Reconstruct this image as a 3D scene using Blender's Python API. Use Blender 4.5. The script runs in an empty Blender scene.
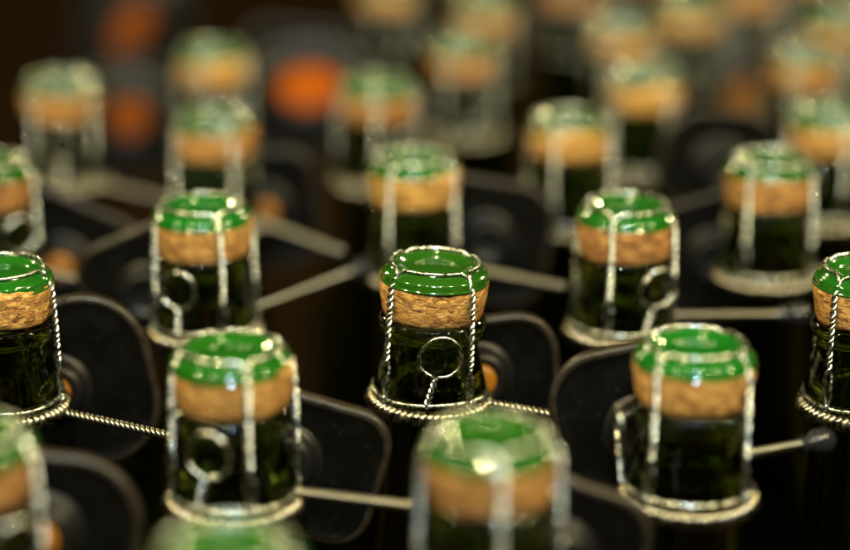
import bpy, math, random
from mathutils import Vector, Matrix
random.seed(7)
sc = bpy.context.scene
C = sc.collection
PI = math.pi
R = math.radians
mm = 0.001
CAPZ = 0.300            # height of every cap top above the floor

# ------------------------------------------------------------ camera
cd = bpy.data.cameras.new('camera'); cam = bpy.data.objects.new('camera', cd); C.objects.link(cam)
cd.sensor_width = 36; cd.lens = 36 * 2150 / 850
cd.clip_start = 0.02; cd.clip_end = 50
cam.location = (0, 0, CAPZ + 0.1847)
cam.rotation_euler = (R(90) - math.atan(680 / 2150), 0, 0)
cd.dof.use_dof = True
cd.dof.focus_distance = 0.611
cd.dof.aperture_fstop = cd.lens / 27.0
cd.dof.aperture_blades = 0
sc.camera = cam

# ------------------------------------------------------------ world, lamps, exposure
w = bpy.data.worlds.new('World'); sc.world = w; w.use_nodes = True
bg = w.node_tree.nodes['Background']
bg.inputs[0].default_value = (1.0, 0.66, 0.32, 1); bg.inputs[1].default_value = 0.014
sc.view_settings.view_transform = 'Standard'; sc.view_settings.look = 'None'
sc.view_settings.exposure = 0.1; sc.view_settings.gamma = 1
sc.render.engine = 'CYCLES'
cy = sc.cycles
cy.use_denoising = True
cy.max_bounces = 10; cy.transmission_bounces = 9; cy.glossy_bounces = 4; cy.diffuse_bounces = 3
cy.sample_clamp_indirect = 4.0
cy.caustics_reflective = False; cy.caustics_refractive = False

def lamp(name, pos, target, watts, size, col):
    l = bpy.data.lights.new(name, 'AREA'); l.shape = 'DISK'; l.size = size
    l.energy = watts; l.color = col
    o = bpy.data.objects.new(name, l); C.objects.link(o)
    o.location = pos
    o.rotation_euler = (Vector(target) - Vector(pos)).to_track_quat('-Z', 'Y').to_euler()
    return o
WARM = (1.0, 0.82, 0.42)
TG = (0, 0.65, CAPZ)
for az, el, d, wt, sz in [(-78, 42, 1.05, 7.2, .05), (-42, 50, 1.0, 5.4, .04), (-18, 62, 1.0, 3.0, .035), (24, 58, 1.0, 3.8, .035), (50, 48, 1.0, 6.2, .042), (84, 40, 1.05, 7.2, .05),
                          (-150, 27, 3.6, 19, .12), (152, 28, 3.6, 25, .12), (176, 58, 2.2, 4, .08)]:
    a = R(az); e = R(el)      # azimuth 0 is the camera's side, + to the right
    if d < 2: d *= .84; wt *= .70; sz *= .84
    lamp('hall_lamp', (math.sin(a) * math.cos(e) * d, 0.52 - math.cos(a) * math.cos(e) * d, CAPZ + math.sin(e) * d), TG, wt, sz, WARM)
lamp('window_lamp', (0.02, -0.45, 1.25), TG, 13.0, 0.07, (0.66, 0.86, 1.0))

# ------------------------------------------------------------ materials
def mat(name, col, rough=0.5, metal=0.0, **k):
    m = bpy.data.materials.new(name); m.use_nodes = True
    b = m.node_tree.nodes['Principled BSDF']
    b.inputs['Base Color'].default_value = (*col, 1)
    b.inputs['Roughness'].default_value = rough
    b.inputs['Metallic'].default_value = metal
    for kk, v in k.items(): b.inputs[kk.replace('_', ' ')].default_value = v
    return m
def nd(m, t, **k):
    n = m.node_tree.nodes.new(t)
    for a, v in k.items(): setattr(n, a, v)
    return n
def ln(m, a, b): m.node_tree.links.new(a, b)
def noise_rough(m, scale, lo, hi, bump=0.0, dist=0.0002):
    b = m.node_tree.nodes['Principled BSDF']
    tc = nd(m, 'ShaderNodeTexCoord'); n = nd(m, 'ShaderNodeTexNoise')
    n.inputs['Scale'].default_value = scale; n.inputs['Detail'].default_value = 6
    ln(m, tc.outputs['Object'], n.inputs['Vector'])
    r = nd(m, 'ShaderNodeMapRange'); r.inputs[1].default_value = .35; r.inputs[2].default_value = .65
    r.inputs[3].default_value = lo; r.inputs[4].default_value = hi
    ln(m, n.outputs['Fac'], r.inputs[0]); ln(m, r.outputs[0], b.inputs['Roughness'])
    if bump:
        bp = nd(m, 'ShaderNodeBump'); bp.inputs['Strength'].default_value = bump; bp.inputs['Distance'].default_value = dist
        ln(m, n.outputs['Fac'], bp.inputs['Height']); ln(m, bp.outputs[0], b.inputs['Normal'])
    return n
M = {}
M['glass'] = mat('dark_green_glass', (0.36, 0.52, 0.07), 0.03, 0, Transmission_Weight=1.0, IOR=1.52)
M['cap'] = mat('green_enamel', (0.011, 0.088, 0.005), 0.10, 0.0, Specular_IOR_Level=0.8, Coat_Weight=1.0, Coat_IOR=1.7, Coat_Roughness=0.06)
noise_rough(M['cap'], 150, 0.06, 0.17, 0.10)
M['wire'] = mat('galvanised_wire', (0.62, 0.65, 0.58), 0.3, 1.0); noise_rough(M['wire'], 700, 0.10, 0.42)
M['coil'] = mat('nickel_spring', (0.26, 0.24, 0.175), 0.3, 1.0); noise_rough(M['coil'], 500, 0.1, 0.4)
M['rod'] = mat('twisted_rod_steel', (0.30, 0.285, 0.22), 0.3, 1.0)
M['plate'] = mat('black_rubber', (0.006, 0.006, 0.005), 0.42, 0, Specular_IOR_Level=0.12); noise_rough(M['plate'], 120, 0.34, 0.52, 0.15)
M['rim'] = mat('highlit_rubber_edge', (0.014, 0.010, 0.006), 0.35, 0, Specular_IOR_Level=0.45); noise_rough(M['rim'], 300, 0.25, 0.5, 0.3)  # browner than the plate face: warm rim highlight put into the colour
def dusty(m, dark, dust):
    b = m.node_tree.nodes['Principled BSDF']
    tc = nd(m, 'ShaderNodeTexCoord'); n = nd(m, 'ShaderNodeTexNoise'); n.inputs['Scale'].default_value = 420; n.inputs['Detail'].default_value = 8; n.inputs['Roughness'].default_value = .7
    ln(m, tc.outputs['Object'], n.inputs['Vector'])
    c = nd(m, 'ShaderNodeValToRGB'); e = c.color_ramp.elements
    e[0].position = .60; e[0].color = (*dark, 1); e[1].position = .78; e[1].color = (*dust, 1)
    ln(m, n.outputs['Fac'], c.inputs[0]); ln(m, c.outputs[0], b.inputs['Base Color'])
dusty(M['plate'], (0.002, 0.002, 0.0015), (0.028, 0.024, 0.018))
M['hub'] = mat('black_plastic', (0.006, 0.006, 0.006), 0.38, 0, Specular_IOR_Level=0.3)
M['plug'] = mat('amber_plastic', (0.28, 0.105, 0.001), 0.45, 0, Subsurface_Weight=0.0)
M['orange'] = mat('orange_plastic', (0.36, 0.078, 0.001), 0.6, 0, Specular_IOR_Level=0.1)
M['orange_shaded'] = mat('shaded_orange_plastic', (0.17, 0.042, 0.002), 0.6, 0, Specular_IOR_Level=0.1)  # darker copy of the orange: shade on the dim far plugs painted in
M['bead'] = mat('black_glossy_bead', (0.012, 0.013, 0.016), 0.14)
M['floor'] = mat('dark_floor', (0.020, 0.0115, 0.0045), 0.9, 0, Specular_IOR_Level=0.0); noise_rough(M['floor'], 14, 0.75, 0.95, 0.2, 0.002)

def cork_mat():
    m = mat('agglomerated_cork', (0.5, 0.27, 0.09), 0.75)
    b = m.node_tree.nodes['Principled BSDF']
    tc = nd(m, 'ShaderNodeTexCoord'); mp = nd(m, 'ShaderNodeMapping')
    mp.inputs['Scale'].default_value = (1, 1, 1.75)
    oi = nd(m, 'ShaderNodeObjectInfo'); mul = nd(m, 'ShaderNodeMath', operation='MULTIPLY'); mul.inputs[1].default_value = 7.0
    ln(m, oi.outputs['Random'], mul.inputs[0]); ln(m, mul.outputs[0], mp.inputs['Location'])
    ln(m, tc.outputs['Object'], mp.inputs['Vector'])
    n0 = nd(m, 'ShaderNodeTexNoise'); n0.inputs['Scale'].default_value = 260; n0.inputs['Detail'].default_value = 4
    ln(m, mp.outputs[0], n0.inputs['Vector'])
    vm = nd(m, 'ShaderNodeVectorMath', operation='MULTIPLY_ADD')
    vm.inputs[1].default_value = (0.0042,) * 3
    ln(m, n0.outputs['Color'], vm.inputs[0]); ln(m, mp.outputs[0], vm.inputs[2])
    v = nd(m, 'ShaderNodeTexVoronoi', feature='DISTANCE_TO_EDGE'); v.inputs['Scale'].default_value = 390
    v2 = nd(m, 'ShaderNodeTexVoronoi', feature='F1'); v2.inputs['Scale'].default_value = 390
    ln(m, vm.outputs[0], v.inputs['Vector']); ln(m, vm.outputs[0], v2.inputs['Vector'])
    cr = nd(m, 'ShaderNodeValToRGB'); e = cr.color_ramp.elements
    e[0].position = 0.0; e[0].color = (0.30, 0.13, 0.026, 1)
    e[1].position = 1.0; e[1].color = (0.60, 0.335, 0.092, 1)
    x = e.new(0.5); x.color = (0.48, 0.24, 0.055, 1)
    sp = nd(m, 'ShaderNodeSeparateColor'); ln(m, v2.outputs['Color'], sp.inputs[0]); ln(m, sp.outputs[0], cr.inputs[0])
    er = nd(m, 'ShaderNodeValToRGB'); ee = er.color_ramp.elements
    ee[0].position = 0.0; ee[0].color = (0.22, 0.085, 0.02, 1); ee[1].position = 0.07; ee[1].color = (1, 1, 1, 1)
    ln(m, v.outputs['Distance'], er.inputs[0])
    mx = nd(m, 'ShaderNodeMix', data_type='RGBA', blend_type='MULTIPLY'); mx.inputs[0].default_value = 0.45
    ln(m, cr.outputs[0], mx.inputs[6]); ln(m, er.outputs[0], mx.inputs[7])
    n1 = nd(m, 'ShaderNodeTexNoise'); n1.inputs['Scale'].default_value = 700; n1.inputs['Detail'].default_value = 5
    ln(m, mp.outputs[0], n1.inputs['Vector'])
    pr = nd(m, 'ShaderNodeValToRGB'); pe = pr.color_ramp.elements
    pe[0].position = 0.30; pe[0].color = (0.35, 0.2, 0.1, 1); pe[1].position = 0.42; pe[1].color = (1, 1, 1, 1)
    ln(m, n1.outputs['Fac'], pr.inputs[0])
    mx2 = nd(m, 'ShaderNodeMix', data_type='RGBA', blend_type='MULTIPLY'); mx2.inputs[0].default_value = 0.8
    ln(m, mx.outputs[2], mx2.inputs[6]); ln(m, pr.outputs[0], mx2.inputs[7])
    mp3 = nd(m, 'ShaderNodeMapping'); mp3.inputs['Scale'].default_value = (1, 1, 2.6); ln(m, vm.outputs[0], mp3.inputs['Vector'])
    n3 = nd(m, 'ShaderNodeTexNoise'); n3.inputs['Scale'].default_value = 210; n3.inputs['Detail'].default_value = 7; n3.inputs['Roughness'].default_value = .65
    ln(m, mp3.outputs[0], n3.inputs['Vector'])
    p3 = nd(m, 'ShaderNodeValToRGB'); q3 = p3.color_ramp.elements
    q3[0].position = .39; q3[0].color = (.22, .11, .05, 1); q3[1].position = .475; q3[1].color = (1, 1, 1, 1)
    x3 = q3.new(.66); x3.color = (1.35, 1.4, 1.5, 1)
    ln(m, n3.outputs['Fac'], p3.inputs[0])
    mx3 = nd(m, 'ShaderNodeMix', data_type='RGBA', blend_type='MULTIPLY'); mx3.inputs[0].default_value = 0.85
    ln(m, mx2.outputs[2], mx3.inputs[6]); ln(m, p3.outputs[0], mx3.inputs[7])
    ln(m, mx3.outputs[2], b.inputs['Base Color'])
    ad = nd(m, 'ShaderNodeMath', operation='ADD'); mn = nd(m, 'ShaderNodeMath', operation='MINIMUM'); mn.inputs[1].default_value = 0.1
    ln(m, v.outputs['Distance'], mn.inputs[0]); 
    m3 = nd(m, 'ShaderNodeMath', operation='MULTIPLY'); m3.inputs[1].default_value = 6; ln(m, mn.outputs[0], m3.inputs[0])
    ln(m, m3.outputs[0], ad.inputs[0]); ln(m, n1.outputs['Fac'], ad.inputs[1])
    bp = nd(m, 'ShaderNodeBump'); bp.inputs['Strength'].default_value = 0.5; bp.inputs['Distance'].default_value = 0.0004
    ln(m, ad.outputs[0], bp.inputs['Height']); ln(m, bp.outputs[0], b.inputs['Normal'])
    return m
M['cork'] = cork_mat()
def vary(m, amt, hue):      # every copy of a thing a little lighter, darker or yellower
    b = m.node_tree.nodes['Principled BSDF']; i = b.inputs['Base Color']
    h = nd(m, 'ShaderNodeHueSaturation')
    if i.is_linked:
        src = i.links[0].from_socket; ln(m, src, h.inputs['Color'])
    else: h.inputs['Color'].default_value = i.default_value
    oi = nd(m, 'ShaderNodeObjectInfo')
    for k, lo, hi in (('Value', 1 - amt, 1 + amt), ('Hue', .5 - hue, .5 + hue)):
        q = nd(m, 'ShaderNodeMapRange'); q.inputs[3].default_value = lo; q.inputs[4].default_value = hi
        ln(m, oi.outputs['Random'], q.inputs[0]); ln(m, q.outputs[0], h.inputs[k])
    ln(m, h.outputs[0], i)
vary(M['cork'], .16, .008); vary(M['cap'], .2, .015)

# ------------------------------------------------------------ mesh helpers (all in metres; profiles given in mm)
class MB:
    def __init__(s): s.v = []; s.f = []
    def tube(s, pts, r, n=8, closed=False):
        pts = [Vector(p) for p in pts]; N = len(pts); base = len(s.v); t0 = None; u = None
        for i, p in enumerate(pts):
            a = pts[(i - 1) % N] if (closed or i) else p
            b = pts[(i + 1) % N] if (closed or i < N - 1) else p
            t = (b - a).normalized()
            if u is None:
                u = t.orthogonal().normalized()
            else:
                u = (u - t * u.dot(t)).normalized()
            q = t.cross(u)
            rr = r[i] if isinstance(r, (list, tuple)) else r
            for k in range(n):
                an = 2 * PI * k / n
                s.v.append(p + (u * math.cos(an) + q * math.sin(an)) * rr)
        for i in range(N if closed else N - 1):
            j = (i + 1) % N
            for k in range(n):
                k2 = (k + 1) % n
                s.f.append((base + i * n + k, base + i * n + k2, base + j * n + k2, base + j * n + k))
        if not closed:
            s.f.append(tuple(base + k for k in range(n))[::-1])
            s.f.append(tuple(base + (N - 1) * n + k for k in range(n)))
        return s
    def lathe(s, prof, n=64, fn=None):
        # prof: (r, z) in mm, from the top axis point to the bottom axis point; r == 0 gives a pole
        rings = []
        for (r, z) in prof:
            if r < 1e-6:
                s.v.append(Vector((0, 0, z * mm))); rings.append([len(s.v) - 1])
            else:
                ids = []
                for k in range(n):
                    a = 2 * PI * k / n
                    q = Vector((r * mm * math.cos(a), r * mm * math.sin(a), z * mm))
                    if fn: q = fn(q, a)
                    s.v.append(q); ids.append(len(s.v) - 1)
                rings.append(ids)
        for A, B in zip(rings, rings[1:]):
            for k in range(n):
                k2 = (k + 1) % n
                if len(A) == 1 and len(B) > 1: s.f.append((A[0], B[k], B[k2]))
                elif len(B) == 1 and len(A) > 1: s.f.append((A[k], B[0], A[k2]))
                elif len(A) > 1: s.f.append((A[k], B[k], B[k2], A[k2]))
        return s
    def mesh(s, name, m):
        me = bpy.data.meshes.new(name)
        me.from_pydata([tuple(v) for v in s.v], [], s.f)
        me.update()
        for p in me.polygons: p.use_smooth = True
        me.materials.append(m)
        return me
def smooth(prof, it=2):
    for _ in range(it):
        o = [prof[0]]
        for a, b in zip(prof, prof[1:]):
            o.append((a[0] * .75 + b[0] * .25, a[1] * .75 + b[1] * .25))
            o.append((a[0] * .25 + b[0] * .75, a[1] * .25 + b[1] * .75))
        o.append(prof[-1]); prof = o
    return prof
def ob(name, me, parent=None, loc=None, rot=None):
    o = bpy.data.objects.new(name, me); C.objects.link(o)
    if parent: o.parent = parent
    if loc: o.location = loc
    if rot: o.rotation_euler = rot
    return o
def empty(name, label, cat, loc, group=None):
    o = bpy.data.objects.new(name, None); C.objects.link(o); o.location = loc
    o.empty_display_size = 0.01
    o['label'] = label; o['category'] = cat
    if group: o['group'] = group
    return o

# ------------------------------------------------------------ the setting
me = bpy.data.meshes.new('floor'); me.from_pydata([(-6, -3, 0), (6, -3, 0), (6, 12, 0), (-6, 12, 0)], [], [(0, 1, 2, 3)]); me.materials.append(M['floor'])
fl = ob('floor', me); fl['kind'] = 'structure'

# ------------------------------------------------------------ meshes of the bottle (local z = 0 is the cap top, in mm)
Z0 = -CAPZ / mm
glass_prof = [(0, -15.4)] + smooth([(9.5, -15.4), (12.8, -15.4), (15.3, -15.8), (16.0, -17.8), (15.6, -19.8), (14.1, -20.9), (13.7, -23.0),
    (14.0, -26), (14.8, -30), (16.0, -34.2), (16.75, -37.0), (16.6, -38.2), (15.6, -39.6), (14.3, -41), (14.1, -44), (14.6, -60), (15.6, -85), (18.5, -110),
    (24, -135), (33, -160), (40, -182), (42, -200), (42, -240), (42, Z0 + 6), (41, Z0 + 1.5), (37, Z0 + 0.2)], 2) + [(0, Z0 + 0.2)]
inner_prof = [(0, Z0 + 5)] + smooth([(34, Z0 + 5), (38, Z0 + 12), (39, -240), (39, -201), (37, -184), (30, -163), (21, -138), (15.5, -112), (12.6, -86),
    (11.4, -60), (10.8, -44), (10.4, -30), (10.1, -18)], 2) + [(10.1, -17.0), (0, -17.0)]
glass_me = MB().lathe(glass_prof, 72).lathe(inner_prof, 72).mesh('bottle_glass', M['glass'])
cap_prof = [(0, -1.1)] + smooth([(3, -1.2), (6.5, -1.5), (8.6, -1.45), (10.0, -0.8), (11.2, -0.05), (12.1, -0.1), (12.6, -0.35), (13.2, -0.5),
    (14.0, -1.3), (14.7, -2.0), (15.3, -2.2), (15.6, -3.0), (15.75, -4.1), (16.05, -4.45), (15.95, -4.95), (15.3, -4.9), (14.9, -4.2)], 2) + [(14.5, -2.9), (0, -2.9)]
def cap_mesh(seed):
    rnd = random.Random(seed); a0 = rnd.random() * 6; 
    def fn(q, a):
        d = 0.12 * mm * math.sin(3 * a + a0) + 0.06 * mm * math.sin(7 * a + 2 * a0)
        r = q.xy.length / mm
        if r > 12: q.z += d * 0.5; q.x *= 1 + d * 6; q.y *= 1 + d * 6
        return q
    return MB().lathe(cap_prof, 96, fn).mesh('cap', M['cap'])
cork_top = [(0, -3.0)] + smooth([(13.8, -3.0), (15.2, -3.3), (15.8, -4.8), (15.85, -6.5), (15.4, -9.5), (14.95, -12.5), (14.3, -15.2), (12.8, -16.3), (10, -15.3)], 2) + [(9.4, -15.0), (0, -15.0)]
def cork_mesh(seed):
    rnd = random.Random(seed); ph = [rnd.random() * 6.28 for _ in range(8)]
    def fn(q, a):
        z = q.z / mm
        d = 0.14 * math.sin(2 * a + ph[0]) + 0.09 * math.sin(5 * a + ph[1] + z * .4) + 0.06 * math.sin(11 * a + ph[2] + z) + 0.05 * math.sin(17 * a + ph[3] - z * 1.7)
        k = 1 + d / 16
        q.x *= k; q.y *= k
        q.z += 0.12 * mm * math.sin(4 * a + ph[4])
        return q
    return MB().lathe(cork_top, 128, fn).mesh('cork', M['cork'])

RW = 16.9        # radius of the bottom wire of the cage
def cage_mesh(seed, angs=(-45, 45, 135, 225)):
    """four wires: each runs up one leg as a strand, along a quarter of the top ring, and down the next leg"""
    rnd = random.Random(seed); mb = MB(); wr = 0.52 * mm
    angs = [a + rnd.uniform(-2, 2) for a in angs]
    bend = [rnd.uniform(-.7, .7) for _ in range(4)]
    def legpt(i, t, side):          # t 0 at the top, 1 at the bottom ring
        a = R(angs[i])
        z = -2.0 + t * (-36.4)
        tw = t + 0.012 * math.sin(t * 17 + i + seed) + 0.006 * math.sin(t * 43 + 2 * i)
        r = 15.0 + (16.95 - 15.0) * t
        if t < 0.13: r = 14.1 + (16.15 - 14.1) * math.sin(t / .13 * PI / 2)
        elif t < .45: r = 16.15 + 0.5 * (t - .13) / .32
        else: r = 16.65 + 0.45 * (t - .45) / .55
        tang = Vector((math.cos(a), math.sin(a), 0)); rad = Vector((math.sin(a), -math.cos(a), 0))
        c = rad * (r * mm) + tang * (bend[i] * math.sin(t * PI) * mm) + Vector((0, 0, z * mm))
        ph = side * PI / 2 - tw * 35 / 3.9 * 2 * PI
        if t > 0.70:
            ph0 = side * PI / 2 - 0.70 * 35 / 3.9 * 2 * PI
            k = (t - .70) / .30
            # the two strands part and hook round the bottom ring
            tgt = round((ph0 - side * PI / 2) / PI) * PI + side * PI / 2
            ph = ph0 + (tgt - ph0) * min(1, k * 3)
            off = wr * 1.0 + 0.62 * mm * math.sin(min(1, k * 1.15) * PI) ** 0.8
        else: off = wr * 1.0
        return c + tang * (math.sin(ph) * off) + rad * (math.cos(ph) * off)
    for i in range(4):
        j = (i + 1) % 4
        pts = []
        n = 120
        for k in range(n, -1, -1): pts.append(legpt(i, k / n, 1))
        a0, a1 = angs[i], angs[j] + (360 if j == 0 else 0)
        for k in range(0, 33):
            s = k / 32; e = min(s, 1 - s) * (a1 - a0)     # degrees from the nearer leg
            inn = min(1, max(0, (e - 0.5) / 9.0)); inn = inn * inn * (3 - 2 * inn)
            a = R(a0 + (a1 - a0) * s)
            if e < 2.0: a = R((a0 + 2.0) if s < .5 else (a1 - 2.0))
            r = 14.0 + (13.05 - 14.0) * inn
            # a little flat between the legs, like an eight-sided ring
            r -= 0.25 * math.sin(s * PI)
            z = -0.9 + (0.42 + 0.9) * inn
            pts.append(Vector((math.sin(a) * r * mm, -math.cos(a) * r * mm, z * mm)))
        for k in range(0, n + 1): pts.append(legpt(j, k / n, -1))
        mb.tube(pts, wr, 8)
    # hooked eyelets at the foot of every leg
    for i in range(4):
        a = R(angs[i]); rad = Vector((math.sin(a), -math.cos(a), 0)); tang = Vector((math.cos(a), math.sin(a), 0))
        c = rad * (RW * mm) + Vector((0, 0, -38.6 * mm))
        mb.tube([c + tang * (0.35 * mm) * (1 - k / 6) + (rad * math.cos(k / 12 * 2 * PI) + Vector((0, 0, 1)) * math.sin(k / 12 * 2 * PI)) * 0.95 * mm for k in range(12)], wr * .95, 7, True)
    # bottom ring
    pts = []
    for k in range(96):
        a = 2 * PI * k / 96
        z = -38.5 + 0.35 * math.sin(2 * a + seed) + 0.2 * math.sin(3 * a)
        pts.append(Vector((math.sin(a) * RW * mm, -math.cos(a) * RW * mm, z * mm)))
    mb.tube(pts, wr, 8, True)
    return mb.mesh('wire_cage', M['wire'])
def loop_mesh(seed, lean=0.0, side=0.3):
    rnd = random.Random(seed); mb = MB(); wr = 0.52 * mm
    # local: x along the ring, y outward is -, z up; loop stands in front of the glass at azimuth 0
    def place(x, z, out): return Vector((x * mm, -(math.sqrt(max(0, RW ** 2 - min(abs(x), RW) ** 2)) * .35 + RW * .65 + out) * mm, z * mm))
    top = (side * .62 + .2, -29.3); bot = (0.0, -38.5)
    for sd in (1, -1):
        pts = []
        for k in range(40):
            t = k / 39; ph = t * 8 / 3.1 * 2 * PI + (0 if sd > 0 else PI)
            cx = bot[0] + (top[0] - bot[0]) * t; cz = bot[1] + (top[1] - bot[1]) * t
            pts.append(place(cx + math.cos(ph) * .5, cz, 0.55 + math.sin(ph) * .5 + lean * t))
        mb.tube(pts, wr, 8)
    Rl = 6.1; cx, cz = side, -22.8; tl = -0.07 * side
    pts = []
    for k in range(60):
        a = -PI / 2 + tl + R(14) + (2 * PI - R(28)) * k / 59
        rr = Rl * (1 + 0.03 * math.sin(2 * a) + 0.035 * math.cos(3 * a + 1 + seed))
        x = cx + math.cos(a) * rr; z = cz + math.sin(a) * rr
        pts.append(place(x, z, 0.9 + lean * (1 + (z + 29) / 12)))
    s = place(top[0] - .5, top[1], .9 + lean); e = place(top[0] + .4, top[1], .3 + lean)
    pts = [e] + pts[::-1][::-1] + [s]
    pts[0], pts[-1] = e, s
    mb.tube(pts, wr, 8)
    me = mb.mesh('twist_loop', M['wire'])
    return me

cages = [cage_mesh(1), cage_mesh(2), cage_mesh(3, (-40, 47, 137, 222)), cage_mesh(5, (-47, 42, 139, 226))]
cage_main = cages[0]
loops = [loop_mesh(1, 0.3, 3.7), loop_mesh(2, 1.0, 0.8), loop_mesh(3, 1.0)]
caps = [cap_mesh(i) for i in range(3)]
corks = [cork_mesh(i) for i in range(4)]

def coil_ring_mesh():
    mb = MB(); turns = 56; n = turns * 9; pts = []
    for k in range(n):
        a = 2 * PI * k / n; ph = a * turns
        r = 16.6 + 1.45 * math.cos(ph); z = 1.6 * math.sin(ph)
        pts.append(Vector((math.cos(a) * r * mm, math.sin(a) * r * mm, z * mm)))
    mb.tube(pts, 1.2 * mm, 8, True)
    return mb.mesh('coil_ring', M['coil'])
coil_me = coil_ring_mesh()
def rod_mesh(L, fat=1.0):
    mb = MB(); n = int(L / 0.28)
    for sd in range(2):
        pts = []
        for k in range(n + 1):
            x = k / n * L; ph = x / 3.6 * 2 * PI + sd * PI
            pts.append(Vector((x * mm, math.cos(ph) * .6 * fat * mm, math.sin(ph) * .6 * fat * mm)))
        mb.tube(pts, 0.55 * fat * mm, 7)
    # end crimps
    for x in (-.2, L - .6):
        mb.tube([Vector((x * mm, 0, 0)), Vector(((x + 1.2) * mm, 0, 0))], 1.15 * fat * mm, 12)
    return mb.mesh('twisted_rod', M['rod'])
def bead_mesh():
    p = [(0, 5.2)] + smooth([(1.5, 5.2), (3.1, 4.0), (3.7, 1.0), (3.2, -1.4), (2.0, -2.4), (1.9, -3.6), (2.5, -4.2), (2.3, -5.4)], 2) + [(0, -5.4)]
    return MB().lathe(p, 32).mesh('bead', M['bead'])
bead_me = bead_mesh()

def plate_mesh(hx, hy, cr, seed=0):
    """rounded-square plate, face towards local -y, thickness with a rolled rim"""
    rnd = random.Random(seed)
    def outline(inset):
        a, b, c = hx - inset, hy - inset, max(1.0, cr - inset); pts = []
        for (sx, sy, st) in ((1, 1, 0), (-1, 1, 90), (-1, -1, 180), (1, -1, 270)):
            for k in range(13):
                an = R(st + 90 * k / 12)
                pts.append((sx * (a - c) + c * math.cos(an), sy * (b - c) + c * math.sin(an)))
        return pts
    th = 2.6
    prof = [(9, -th + .5), (6.0, -th + .5), (3.4, -th + .5), (2.8, -th + .3), (2.1, -th + .12), (1.2, -th + .12), (0.45, -th + .35), (0.0, -th + 1.4), (0, th - 1.2), (.5, th - .4), (1.5, th), (9, th)]
    v = []; f = []
    rings = []
    for ins, y in prof:
        o = outline(ins); ids = []
        for (x, z) in o: v.append(Vector((x * mm, y * mm, z * mm))); ids.append(len(v) - 1)
        rings.append(ids)
    N = len(rings[0])
    for A, B in zip(rings, rings[1:]):
        for k in range(N): f.append((A[k], A[(k + 1) % N], B[(k + 1) % N], B[k]))
    f.append(tuple(rings[0][::-1])); f.append(tuple(rings[-1]))
    mb = MB(); mb.v = v; mb.f = f
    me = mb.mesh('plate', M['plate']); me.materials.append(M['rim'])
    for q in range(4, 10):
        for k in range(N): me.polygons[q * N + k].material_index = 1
    return me
def yaxis(me):     # turn a lathed mesh so its axis points to -y
    me.transform(Matrix.Rotation(R(90), 4, 'X')); return me
hub_me = yaxis(MB().lathe([(0, 4.2)] + smooth([(4.6, 4.2), (6.0, 5.0), (7.4, 4.9), (8.6, 3.6), (9.4, 1.6), (10.2, .7), (11.2, .3), (11.4, -.6)], 2) + [(0, -.6)], 48).mesh('hub', M['hub']))
plug_me = yaxis(MB().lathe([(0, 6.6)] + smooth([(3.6, 6.6), (4.6, 6.2), (5.0, 5.2), (5.2, 3.0), (5.2, 1.0)], 2) + [(0, 1.0)], 40).mesh('plug', M['plug']))

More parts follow.
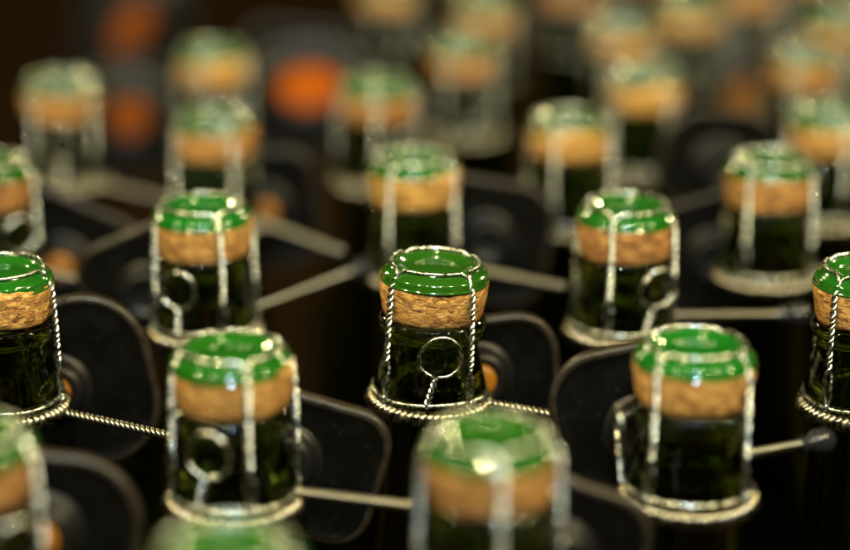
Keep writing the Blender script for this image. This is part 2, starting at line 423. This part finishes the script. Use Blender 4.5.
# ------------------------------------------------------------ the bottles: x, y (mm) of the cap, turn of the cage, tilt, options, label
BOT = [
 (3, 596, -4, (0.6, 2.4), 'cork level', 'sharp green-capped champagne bottle in the middle, the only one fully in focus'),
 (-123, 591, -55, (0, 0), '', 'sharp green-capped bottle cut by the left frame edge, halfway up the picture'),
 (-50, 522, -27, (0, 0), '', 'green-capped bottle left of centre with a wire loop left of its front wire'),
 (70, 525, -88, (0, .6), '', 'green-capped bottle right of centre whose wire loop stands out on its left side'),
 (128, 591, 0, (0, 0), '', 'sharp green-capped bottle cut by the right frame edge'),
 (-71, 658, -22, (0, 0), '', 'green-capped bottle behind the left one, slightly blurred, round wire loop in front'),
 (64, 658, 20, (0, 0), '', 'green-capped bottle behind the right one, slightly blurred, wire loop on its right'),
 (-4, 719, 190, (0, 0), '', 'blurred green-capped bottle directly behind the sharp middle one'),
 (119, 717, 188, (0, 0), '', 'blurred green-capped bottle behind right, with a bright blue-white glint on its neck'),
 (-146, 846, 5, (0, 0), '', 'strongly blurred green-capped bottle standing alone at upper left'),
 (-79, 783, 165, (0, 0), '', 'blurred green-capped bottle just behind the one with the round loop at left'),
 (-91, 908, 30, (0, 0), '', 'faint green-capped bottle furthest back in the left column'),
 (54, 780, 200, (0, 0), '', 'blurred green-capped bottle between the middle and right columns'),
 (-19, 842, 40, (0, 0), '', 'strongly blurred green-capped bottle left of the upper centre'),
 (17, 923, 10, (0, 0), '', 'faint green-capped bottle at upper centre with wide overlapping light circles'),
 (90, 861, 75, (0, 0), '', 'strongly blurred green-capped bottle at upper right, left of the rounded black plate'),
 (-150, 715, 30, (0, 0), '', 'blurred green-capped bottle cut by the left frame edge, above the sharp one'),
 (152, 790, -35, (0, 0), '', 'blurred green-capped bottle cut by the right frame edge, above the glinting one'),
 (162, 902, 15, (0, 0), '', 'faint green-capped bottle near the right frame edge in the upper rows'),
 (91, 969, 100, (0, 0), '', 'faint green-capped bottle near the top edge, left of the amber plug'),
 (127, 1020, 40, (0, 0), '', 'faint green-capped bottle cut by the top edge above the amber plug'),
 (29, 1020, 0, (0, 0), '', 'faint green-capped bottle cut by the top edge near the middle'),
 (190, 984, 60, (0, 0), '', 'faint green-capped bottle in the top right corner'),
 (15, 463, 140, (0, 0), '', 'large very blurred green-capped bottle at the bottom centre, nearest but one'),
 (-106, 463, 30, (0, 0), '', 'very blurred green-capped bottle cut by the left frame edge near the bottom'),
 (-40.5, 401, 20, (0, 0), '', 'nearest green-capped bottle, only its blurred cap showing at the bottom edge'),
 (-20, 1085, 20, (0, 0), 'far', ''), (75, 1090, 50, (0, 0), 'far', ''), (165, 1085, 10, (0, 0), 'far', ''), (225, 1060, 10, (0, 0), 'far', ''),
 (25, 1150, 20, (0, 0), 'far', ''), (118, 1150, 70, (0, 0), 'far', ''), (210, 1150, 70, (0, 0), 'far', ''),
]
GB = 'champagne bottles with green caps and wire cages'
rnd = random.Random(3)
BOTTLES = []
for i, (x, y, rz, tilt, opt, label) in enumerate(BOT):
    if not label: label = 'dark blurred champagne bottle in the rows beyond the top edge'
    tl = tilt if i < 6 else (rnd.uniform(-.8, .8), rnd.uniform(-.8, .8))
    rot = Matrix.Rotation(R(tl[1]), 4, 'Y') @ Matrix.Rotation(R(tl[0]), 4, 'X')
    top = Vector((x * mm, y * mm, CAPZ)); base = top - (rot @ Vector((0, 0, CAPZ)))
    e = empty('champagne_bottle', label, 'bottle', base, GB); e.rotation_euler = rot.to_euler()
    up = (0, 0, CAPZ)
    g = ob('bottle_glass', glass_me, e, up)
    k = ob('cork', corks[i % 4], e, up, (R(rnd.uniform(-2, 2)), R(rnd.uniform(-2, 2)), rnd.uniform(0, 6.28)))
    k.scale = (1, 1, rnd.uniform(.94, 1.04))
    if i == 0: k.rotation_euler = (0, R(-2.2), 2.0)
    c = ob('cap', caps[i % 3], e, up, (0, 0, rnd.uniform(0, 6)))
    wc = ob('wire_cage', cages[i % 4] if i != 3 else cages[3], e, up, (0, 0, R(rz)))
    lp = ob('twist_loop', loops[0 if i == 0 else (2 if i == 3 else i % 2)], wc)
    BOTTLES.append((x, y, rot, top))

# ------------------------------------------------------------ coil springs with their rods
# bottle index -> (dx, dy) of the rod in mm or None, bead?
ROD = {0: (20, -8, 0), 1: (34, -19, 0), 2: (29, -9, 0), 3: (17, 8, 1), 4: None, 5: (32, 42, 1), 6: (37, 2, 1), 7: (34, -26, 0), 8: (26, 12, 1),
       9: (30, -22, 0), 10: (34, -40, 0), 12: (30, 14, 1), 16: (29, -16, 0), 24: (30, -12, 0), 23: (26, -10, 0)}
GS = 'coiled springs round the bottle necks'
where = {0: 'round the neck of the sharp middle bottle', 1: 'round the sharp bottle at the left edge', 2: 'round the bottle left of centre',
 3: 'round the bottle right of centre', 4: 'round the sharp bottle at the right edge', 5: 'round the left bottle with round loop',
 6: 'round the right bottle with round loop', 7: 'round the bottle directly behind the sharp middle one',
 8: 'round the glinting blurred bottle at right', 9: 'round the lone blurred bottle at upper left', 10: 'round the second bottle of the left column',
 11: 'round the furthest bottle of the left column', 12: 'round the blurred bottle between middle and right columns', 13: 'round the strongly blurred bottle left of upper centre',
 14: 'round the faint bottle at upper centre', 15: 'round the strongly blurred bottle in the upper right', 16: 'round the blurred bottle at the left edge',
 17: 'round the blurred bottle at the right edge', 18: 'round the faint bottle near the right edge', 19: 'round the faint bottle near the top edge',
 23: 'round the large blurred bottle at bottom centre', 24: 'round the blurred bottle at bottom left', 25: 'round the nearest bottle at the bottom edge'}
for i in range(len(BOT)):
    if i not in where: continue
    x, y, rot, top = BOTTLES[i]
    c = top + rot @ Vector((0, 0, -42.6 * mm))
    rd = ROD.get(i)
    lab = ('ribbed metal coil spring ' + where[i]) if not rd else ('ribbed metal coil spring with ' + ('beaded ' if rd[2] else 'plain ') + 'rod ' + where[i])
    e = empty('neck_spring', lab, 'spring', c, GS); e.rotation_euler = rot.to_euler()
    ob('coil_ring', coil_me, e)
    if rd:
        dx, dy, bead = rd; L = math.hypot(dx, dy); a = math.atan2(dy, dx)
        st = Vector((math.cos(a * .5) * 16.8 * mm, math.sin(a * .5) * 16.8 * mm, 0))
        st.z = {0: 1, 2: 3.5, 3: 10.5, 5: 5, 6: 5.5, 7: 5, 10: 4, 16: 4}.get(i, 0) * mm
        r = ob('twisted_rod', rod_mesh(L, 1.25), e, st, (0, 0, a))
        if bead:
            b = ob('bead', bead_me, e, st + Vector((math.cos(a), math.sin(a), 0)) * ((L + 2.6) * mm), (0, R(90), a))

# ------------------------------------------------------------ black plates with amber plugs
# x, y, z (mm, z above the floor), half width, half height, corner, roll, yaw, pitch, label
PL = [
 (19.5, 619, 257, 22, 18.5, 13, -4, 6, 'behind the sharp middle bottle'),
 (-109, 615, 255, 27, 27, 20, -12, 4, 'behind the sharp bottle at the left edge'),
 (-39, 546, 259, 28, 20, 11, 17, 2, 'behind the bottle left of centre, its corner drooping right'),
 (-95, 487, 264, 25, 21, 18, 8, 5, 'at the bottom left corner, showing its round hub'),
 (32, 487, 257, 22, 21, 12, 20, 4, 'low behind the large blurred bottle at bottom centre'),
 (60, 550, 266, 24, 25, 15, -14, -6, 'left of the bottle right of centre, its top edge catching light'),
 (-131, 740, 255, 26, 24, 12, 24, 4, 'behind the blurred bottle at the left edge'),
 (21.7, 745, 262, 24, 23, 14, 10, 4, 'behind the blurred bottle directly behind the sharp one'),
 (-62.5, 808, 256, 22, 23, 12, -8, 4, 'second in the left column, its amber plug glinting'),
 (104.7, 742, 257, 23, 23, 12, -18, -6, 'beside the glinting blurred bottle at right'),
 (156, 1045, 245, 30, 30, 14, 4, 4, 'far upper right, its amber plug large and bright'),
 (-55, 1000, 262, 34, 30, 14, 6, 4, 'left of upper centre, its plug deep orange and large'),
 (-138, 985, 251, 26, 26, 14, -8, 4, 'between the two left columns of blurred bottles'),
 (-158, 1150, 262, 32, 32, 14, 12, 4, 'far at the upper left, its orange plug dull'),
 (-92, 684, 262, 22, 22, 12, -24, -6, 'left of the slightly blurred bottle with round loop'),
 (115, 815, 272, 25, 22, 18, 6, 5, 'black and rounded among the upper right bottles'),
]
GP = 'black rubber plates behind the bottles'
for i, (x, y, z, hx, hy, cr, roll, yaw, lab) in enumerate(PL):
    e = empty('clamp_plate', 'rounded black rubber plate ' + lab, 'plate', (x * mm, y * mm, z * mm), GP)
    e.rotation_euler = (Matrix.Rotation(R(yaw), 4, 'Z') @ Matrix.Rotation(R(-6), 4, 'X') @ Matrix.Rotation(R(roll), 4, 'Y')).to_euler()
    ob('plate', plate_mesh(hx, hy, cr), e)
    far = i in (10, 11, 12, 13)
    h = ob('hub', hub_me, e, (0, -2.0 * mm, 0))
    if i not in (2, 5, 14, 15, 4, 9, 7): ob('plug', plug_me, h)
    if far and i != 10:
        for c in h.children: c.material_slots[0].link = 'OBJECT'; c.material_slots[0].material = M['orange' if i == 11 else 'orange_shaded']
    if i in (0, 1): h.location.x = -3.5 * mm
    if far: h.scale = {10: (1.6, 1.2, 2.6), 11: (3.0, 1.2, 2.1), 12: (1.9, 1.2, 2.0), 13: (1.8, 1.2, 3.2)}[i]; h.rotation_euler.y = R({10: 8, 11: -8, 12: 20, 13: 28}[i])
